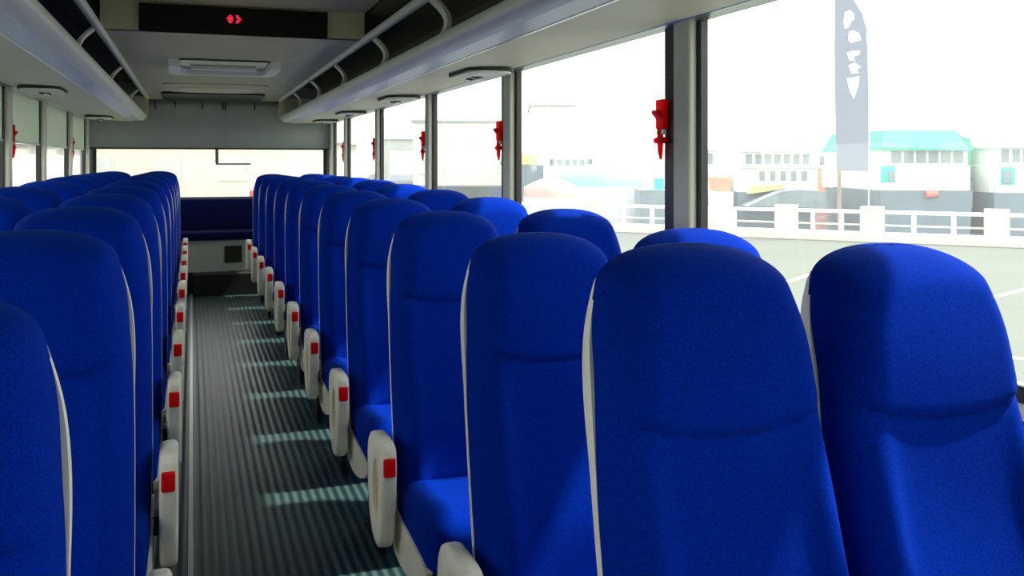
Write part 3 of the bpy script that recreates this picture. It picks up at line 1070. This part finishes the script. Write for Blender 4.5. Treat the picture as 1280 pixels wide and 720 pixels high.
# white ferry with two rows of windows
d = 44.0; S = d / FPX
rt = boat_root(972, d, 'white two-deck ferry with two rows of windows and a dark tarpaulin')
X = lambda px: (px - 972) * S
boat_hull('hull', 100 * S, 12, SEA, zy(240, d), 'ship_slate', rt, 0.06)
MB().box(X(924), X(1022), 0.0, 9, zy(242, d), zy(208, d), bev=0.04).build('lower_cabin', 'ship_white', rt)
MB().box(X(930), X(1020), 0.3, 8.5, zy(209, d), zy(190, d)).build('upper_cabin', 'ship_white', rt)
MB().box(X(926), X(1024), 0.0, 9, zy(190, d), zy(187, d)).build('roof', 'house_grey', rt)
MB().box(X(925), X(1022), -0.25, 0.2, zy(210, d), zy(207.5, d)).build('deck_edge', 'house_grey', rt)
win_row(rt, 7, X(932), X(1016), 0.30, zy(205, d), zy(193, d), 0.35)
win_row(rt, 5, X(946), X(1012), 0.0, zy(226, d), zy(214, d), 0.5)
tp = [(X(924), zy(256, d)), (X(1018), zy(258, d)), (X(1018), zy(238, d)), (X(985), zy(236, d)), (X(965), zy(238, d)), (X(945), zy(246, d))]
MB().prism(tp, -1.6, -0.1).build('tarpaulin', 'tarp_dark', rt)
MB().prism([(X(932), zy(242, d)), (X(972), zy(236, d)), (X(978), zy(231, d)), (X(940), zy(232, d))], -0.6, -0.05).build('deck_cover', 'tarp_yellow', rt)
MB().tube([(X(1003), 2, zy(190, d)), (X(1003), 2, zy(160, d))], 0.03, 6).build('mast', 'house_grey', rt)

# far-left ferry seen just past the pillar
d = 45.0; S = d / FPX
rt = boat_root(878, d, 'white ferry partly hidden behind the nearest harbour-side window pillar')
X = lambda px: (px - 878) * S
boat_hull('hull', 56 * S, 11, SEA, zy(236, d), 'ship_slate', rt, 0.06)
MB().box(X(850), X(904), 0.0, 8, zy(238, d), zy(208, d), bev=0.04).build('lower_cabin', 'ship_white', rt)
MB().box(X(850), X(896), 0.3, 8, zy(209, d), zy(189, d)).build('upper_cabin', 'ship_white', rt)
MB().box(X(848), X(899), 0.1, 8.2, zy(189, d), zy(186, d)).build('roof', 'house_grey', rt)
win_row(rt, 4, X(852), X(894), 0.3, zy(205, d), zy(192, d), 0.3)
win_row(rt, 3, X(862), X(902), 0.0, zy(226, d), zy(215, d), 0.5)

# small launch between
d = 39.0; S = d / FPX
rt = boat_root(908, d, 'small pale launch with a grey cabin between two white ferries', name='small_launch')
X = lambda px: (px - 908) * S
boat_hull('hull', 18 * S, 3.4, SEA, zy(240, d), 'ship_white', rt, 0.2)
MB().box(X(902), X(916), 0.3, 2.6, zy(240, d), zy(222, d), bev=0.05).build('cabin', 'ship_orange', rt)
MB().box(X(904), X(914), 0.6, 2.3, zy(222, d), zy(214, d), bev=0.05).build('wheelhouse', 'ship_white', rt)

# orange boat behind the banner
d = 57.0; S = d / FPX
rt = boat_root(1064, d, 'orange and red boat with pale wheelhouse behind the tall banner', name='orange_boat')
X = lambda px: (px - 1064) * S
boat_hull('hull', 78 * S, 12, SEA, zy(240, d), 'ship_red', rt, 0.1)
MB().box(X(1027), X(1098), 0.2, 8, zy(241, d), zy(226, d), bev=0.05).build('lower_cabin', 'ship_orange', rt)
MB().box(X(1032), X(1098), 0.5, 7, zy(227, d), zy(211, d), bev=0.05).build('upper_cabin', 'ship_orange', rt)
MB().box(X(1028), X(1048), 1.0, 4, zy(211, d), zy(187, d), bev=0.05).build('wheelhouse', 'ship_white', rt)
win_row(rt, 2, X(1030), X(1047), 1.0, zy(207, d), zy(195, d), 0.3)
MB().tube([(X(1059), -0.1, zy(240, d)), (X(1070), -0.1, zy(215, d))], 0.06, 6).build('boom', 'ship_slate', rt)
MB().box(X(1048), X(1099), 3.0, 7.5, zy(211, d), zy(192, d), bev=0.05).build('awning', 'ship_slate', rt)

# ferry cut off at the edge of the view
d = 42.0; S = d / FPX
rt = boat_root(1292, d, 'white ferry with a teal window and dark roof edge beside the green-canopied one')
X = lambda px: (px - 1292) * S
boat_hull('hull', 100 * S, 12, SEA, zy(241, d), 'ship_slate', rt, 0.06)
MB().box(X(1245), X(1340), 0.0, 9, zy(242, d), zy(206, d), bev=0.04).build('lower_cabin', 'ship_white', rt)
MB().box(X(1247), X(1338), 0.3, 8.5, zy(207, d), zy(185, d)).build('upper_cabin', 'ship_white', rt)
MB().box(X(1243), X(1342), -0.1, 9, zy(185, d), zy(181.5, d)).build('roof', 'house_grey', rt)
win_row(rt, 6, X(1254), X(1336), 0.3, zy(203, d), zy(187, d), 0.35)
MB().box(X(1251), X(1268), -0.04, 0.04, zy(231, d), zy(209, d)).build('side_door', 'teal_paint', rt)
MB().box(X(1253), X(1263), -0.08, -0.02, zy(229, d), zy(213, d)).build('door_window', 'ship_window', rt)
MB().tube([(X(1237), -0.1, zy(240, d)), (X(1240), 0.0, zy(205, d))], 0.07, 6).build('gangway_pole', 'ship_white', rt)

# big white ship seen through the second window
d = 60.0; S = d / FPX
rt = boat_root(745, d, 'big white ship with a grey door in its upper deckhouse', name='white_ship')
X = lambda px: (px - 745) * S
boat_hull('hull', 190 * S, 22, SEA, zy(212, d), 'ship_white', rt, 0.06)
MB().box(X(663), X(826), 0.2, 14, zy(213, d), zy(195, d)).build('main_deck', 'ship_white', rt)
MB().box(X(664), X(735), 0.8, 10, zy(196, d), zy(131, d), bev=0.05).build('deckhouse', 'ship_white', rt)
MB().box(X(662), X(722), 0.5, 10, zy(131, d), zy(129.5, d)).build('deckhouse_roof', 'house_grey', rt)
MB().box(X(712), X(730), 0.7, 0.9, zy(176, d), zy(150, d)).build('door_frame', 'ship_white', rt)
MB().box(X(715), X(727), 0.62, 0.82, zy(174, d), zy(154, d)).build('door', 'house_grey', rt)
win_row(rt, 6, X(686), X(742), 0.2, zy(207, d), zy(199, d), 0.3, 'ship_slate')
MB().box(X(735), X(826), 3.0, 10, zy(196, d), zy(110, d), bev=0.05).build('bridge_block', 'ship_white', rt)

# covered boats along the quay
def covered_boat(px0, px1, ytop, ybot, d, m, label):
    S = d / FPX
    c = (px0 + px1) / 2
    rt = boat_root(c, d, label, name='covered_boat')
    w = (px1 - px0) * S
    boat_hull_m = 'ship_white'
    # moored side-on: long axis across the view
    vs = []; fs = []
    N = 14; M = 8
    for i in range(N + 1):
        tt = -1 + 2 * i / N
        ww = 1.3 * math.sqrt(max(0.02, 1 - tt ** 2 * 0.9))
        hh = (zy(ytop, d) - zy(ybot, d)) * (0.55 + 0.45 * math.cos(tt * 1.6))
        for j in range(M + 1):
            a = math.pi * j / M
            vs.append((tt * w / 2, -ww * math.cos(a), zy(ybot, d) + hh * math.sin(a) ** 0.8))
    for i in range(N):
        for j in range(M):
            fs.append((i * (M + 1) + j, i * (M + 1) + j + 1, (i + 1) * (M + 1) + j + 1, (i + 1) * (M + 1) + j))
        fs.append((i * (M + 1), (i + 1) * (M + 1), (i + 1) * (M + 1) + M, i * (M + 1) + M))
    fs += [tuple(range(M + 1)), tuple(N * (M + 1) + j for j in range(M + 1))]
    mobj('tarpaulin', vs, fs, m, rt, True, 40)
    hv = []; hf = []
    for i in range(N + 1):
        tt = -1 + 2 * i / N
        ww = 1.35 * math.sqrt(max(0.02, 1 - tt ** 2 * 0.9))
        hv += [(tt * w / 2 * 0.94, -ww * 0.7, SEA), (tt * w / 2 * 1.01, -ww, zy(ybot, d) + 0.03), (tt * w / 2 * 1.01, ww, zy(ybot, d) + 0.03), (tt * w / 2 * 0.94, ww * 0.7, SEA)]
    for i in range(N):
        for k_ in range(4):
            hf.append((i * 4 + k_, i * 4 + (k_ + 1) % 4, i * 4 + 4 + (k_ + 1) % 4, i * 4 + 4 + k_))
    hf += [(0, 1, 2, 3), tuple(N * 4 + k_ for k_ in range(4))]
    mobj('hull', hv, hf, 'ship_white', rt, True, 40)


covered_boat(697, 800, 205, 234, 50.0, 'tarp_blue', 'low boat under a pale blue tarpaulin in front of the big ship')
covered_boat(655, 722, 222, 247, 44.0, 'tarp_pink', 'low boat under a faded pink tarpaulin beside the quay')
cr = boat_root(825, 40, 'bright cyan locker on a grey pontoon beside the nearest pillar', 'locker', 'cyan_locker')
MB().box(-0.18, 0.18, 0, 0.6, zy(237, 40), zy(223, 40), bev=0.03).build('locker_body', 'crate_cyan', cr)
MB().box(-0.9, 0.9, -0.3, 1.6, SEA - 0.05, zy(237, 40), bev=0.03).build('pontoon', 'tarp_dark', cr)
lb = boat_root(660, 52, 'small yellow topped buoy tender beside the white ship', 'boat', 'yellow_tender')
boat_hull('hull', 1.8, 4, SEA, zy(207, 52), 'ship_slate', lb, 0.2)
MB().box(-0.6, 0.6, 0.4, 2.4, zy(207, 52), zy(192, 52), bev=0.1).build('cabin', 'tarp_yellow', lb)

# tall feather banner on the quay
d = 26.7; S = d / FPX
fx, fyy = at(pu(1049, d), d)
fl = empty('feather_banner', (fx, fyy, GZ), -YAW, 'tall dark feather banner with white marks on a pole by the quay', 'banner')
H = zy(-22, d) - GZ
X = lambda px: (px - 1049) * S
Zr = lambda y: zy(y, d) - GZ
MB().tube([(0, 0, 0), (0, 0, Zr(210))], 0.055, 10).build('pole', 'flag_pole', fl, True)
out = [(X(1046), Zr(213)), (X(1085), Zr(214)), (X(1085.5), Zr(120)), (X(1084.5), Zr(60)), (X(1082), Zr(34)), (X(1077), Zr(16)), (X(1069), Zr(3)), (X(1060), Zr(-6)), (X(1050), Zr(-14)), (X(1044), Zr(-16)), (X(1043), Zr(60)), (X(1044), Zr(140))]
MB().prism(out, -0.012, 0.012).build('banner_cloth', 'flag_cloth', fl)
bow = [(X(1086), 0, Zr(270)), (X(1086), 0, Zr(214)), (X(1087), 0, Zr(120)), (X(1086), 0, Zr(60)), (X(1083), 0, Zr(33)), (X(1078), 0, Zr(15)), (X(1070), 0, Zr(2)), (X(1060), 0, Zr(-7)), (X(1046), 0, Zr(-17))]
MB().tube(bow, 0.022, 8).build('bow_rod', 'house_grey', fl, True)
MB().box(-0.3, 0.3, -0.3, 0.3, 0.0, 0.06, bev=0.02).build('base', 'dark_metal', fl)
marks = [
    [(1056, 15), (1062, 13), (1067, 17), (1068, 24), (1064, 27), (1061, 34), (1056, 36), (1054, 28)],
    [(1061, 40), (1066, 38), (1074, 42), (1076, 50), (1070, 52), (1064, 54), (1060, 50)],
    [(1058, 66), (1065, 64), (1075, 63), (1074, 68), (1067, 71), (1069, 76), (1062, 76)],
    [(1060, 82), (1068, 78), (1076, 84), (1070, 88), (1074, 91), (1064, 92)],
    [(1058, 98), (1066, 97), (1074, 95), (1073, 106), (1067, 124), (1062, 114)]]
for mk in marks:
    MB().prism([(X(a) , Zr(b_)) for a, b_ in mk], -0.02, -0.011).build('white_mark', 'flag_mark', fl)


def building(name, px, d, w, h, dep, m, label, rows=2, cols=4, roof=None, base=GZ, rz=None):
    x, y = at(pu(px, d), d)
    rt = empty(name, (x, y, base), -YAW if rz is None else rz, label, 'building')
    MB().box(-w / 2, w / 2, 0, dep, 0, h).build('walls', m, rt)
    for r_ in range(rows):
        for c_ in range(cols):
            cx = -w / 2 + w * (c_ + 0.5) / cols; cz = h * (r_ + 0.55) / rows
            fr_ = MB().box(cx - w / cols * 0.22, cx + w / cols * 0.22, -0.05, 0.02, cz - h / rows * 0.2, cz + h / rows * 0.2).build('window', 'house_window', rt)
    if roof == 'gable':
        vs = [(-w / 2 - 0.3, -0.3, h), (w / 2 + 0.3, -0.3, h), (w / 2 + 0.3, dep + 0.3, h), (-w / 2 - 0.3, dep + 0.3, h), (-w / 2 - 0.3, dep / 2, h + dep * 0.3), (w / 2 + 0.3, dep / 2, h + dep * 0.3)]
        mobj('roof', vs, [(0, 1, 5, 4), (2, 3, 4, 5), (0, 4, 3), (1, 2, 5), (0, 3, 2, 1)], 'roof_tile' if m == 'house_beige' else 'roof_grey', rt)
    else:
        MB().box(-w / 2 - 0.15, w / 2 + 0.15, -0.15, dep + 0.15, h, h + 0.25).build('roof', 'roof_grey', rt)
    return rt


building('terminal_building', 575, 88, 9, 6.0, 12, 'house_pale', 'pale harbour building beyond the third harbour-side window', 2, 4, base=GZ)
building('harbour_shed', 505, 112, 6, 5.0, 10, 'house_grey', 'grey harbour shed seen through a far harbour-side window', 1, 3, 'gable')
building('beige_building', 250, 52, 15, 3.3, 8, 'house_beige', 'low beige building directly behind the rear window', 1, 4, 'gable')
building('grey_warehouse', -110, 38, 6, 3.0, 10, 'house_pale', 'pale warehouse with a grey roof outside the windows with blinds', 1, 5, 'gable')

# tree in front of the terminal
tx, ty = at(pu(640, 86.5), 86.5)
tr = empty('street_tree', (tx, ty, GZ), 0, 'small sparse tree beside the second harbour-side window pillar', 'tree')
MB().tube([(0, 0, 0), (0.05, 0, 1.0), (0.0, 0, 1.8)], [0.14, 0.1, 0.06], 8).build('trunk', 'bark', tr, True)
b = MB()
rng = random.Random(2)
for k in range(240):
    th = rng.uniform(0, 6.28); ph = math.acos(rng.uniform(-0.7, 1)); rr = 1.1 * rng.uniform(0.5, 1) ** 0.5
    c = Vector((rr * math.sin(ph) * math.cos(th), rr * math.sin(ph) * math.sin(th), 2.1 + rr * 0.9 * math.cos(ph)))
    a = Vector((rng.uniform(-1, 1), rng.uniform(-1, 1), rng.uniform(-1, 1))).normalized() * 0.2
    e_ = a.cross(Vector((rng.uniform(-1, 1), rng.uniform(-1, 1), rng.uniform(-1, 1)))).normalized() * 0.12
    b.add([c - a, c + e_, c + a, c - e_], [(0, 1, 2, 3)])
b.build('foliage', 'leaf', tr)


def car(px, d, m, label, rz):
    x, y = at(pu(px, d), d)
    rt = empty('parked_car', (x, y, GZ), rz, label, 'car')
    prof = [(-2.0, 0.35), (2.0, 0.35), (2.05, 0.7), (1.9, 0.85), (1.1, 0.95), (-1.7, 0.97), (-2.05, 0.85)]
    MB().prism(prof, -0.82, 0.82, axis='x').build('body', m, rt)
    cab = [(-1.6, 0.95), (1.05, 0.94), (0.45, 1.42), (-1.1, 1.45)]
    MB().prism(cab, -0.72, 0.72, axis='x').build('cabin', 'house_window', rt)
    MB().prism([(-1.1, 1.44), (0.45, 1.41), (0.35, 1.48), (-1.0, 1.5)], -0.7, 0.7, axis='x').build('roof', m, rt)
    for sx in (-0.75, 0.75):
        for sy in (-1.25, 1.25):
            MB().prism([(sy + 0.32 * math.cos(R(24 * k)), 0.32 + 0.32 * math.sin(R(24 * k))) for k in range(15)], sx - 0.1, sx + 0.1, axis='x').build('wheel', 'tyre', rt, True, 40)


mat('car_red', (0.55, 0.05, 0.03), rough=0.3)
car(335, 45.5, 'car_red', 'small red car parked behind the rear window', R(-5))

# ------------------------------------------------------------------ light
SUN_DIR = Vector((-1.0, 0.10, -1.45)).normalized()       # direction the sunlight travels
sl = bpy.data.lights.new('sun', 'SUN')
sl.energy = 7.0
sl.angle = R(2.0)
sl.color = (1.0, 0.95, 0.86)
so = bpy.data.objects.new('sun', sl)
COL.objects.link(so)
so.rotation_euler = SUN_DIR.to_track_quat('-Z', 'Y').to_euler()
so.location = (20, -5, 20)

w = bpy.data.worlds.new('sky')
scene.world = w
w.use_nodes = True
nt = w.node_tree
bg = nt.nodes['Background']
tc = nt.nodes.new('ShaderNodeTexCoord')
sp = nt.nodes.new('ShaderNodeSeparateXYZ')
nt.links.new(tc.outputs['Generated'], sp.inputs[0])
rp = nt.nodes.new('ShaderNodeValToRGB')
rp.color_ramp.elements[0].position = 0.0
rp.color_ramp.elements[0].color = (1.0, 0.985, 0.94, 1)
rp.color_ramp.elements[1].position = 0.6
rp.color_ramp.elements[1].color = (0.90, 0.945, 1.0, 1)
nt.links.new(sp.outputs['Z'], rp.inputs['Fac'])
nt.links.new(rp.outputs['Color'], bg.inputs['Color'])
bg.inputs['Strength'].default_value = 3.2

scene.view_settings.view_transform = 'Standard'
scene.view_settings.look = 'None'
scene.view_settings.exposure = 0.38
scene.view_settings.gamma = 1.0
scene.view_settings.use_curve_mapping = False
scene.cycles.max_bounces = 10
scene.cycles.diffuse_bounces = 6
scene.cycles.transparent_max_bounces = 16
scene.cycles.sample_clamp_indirect = 8.0
scene.cycles.use_denoising = True
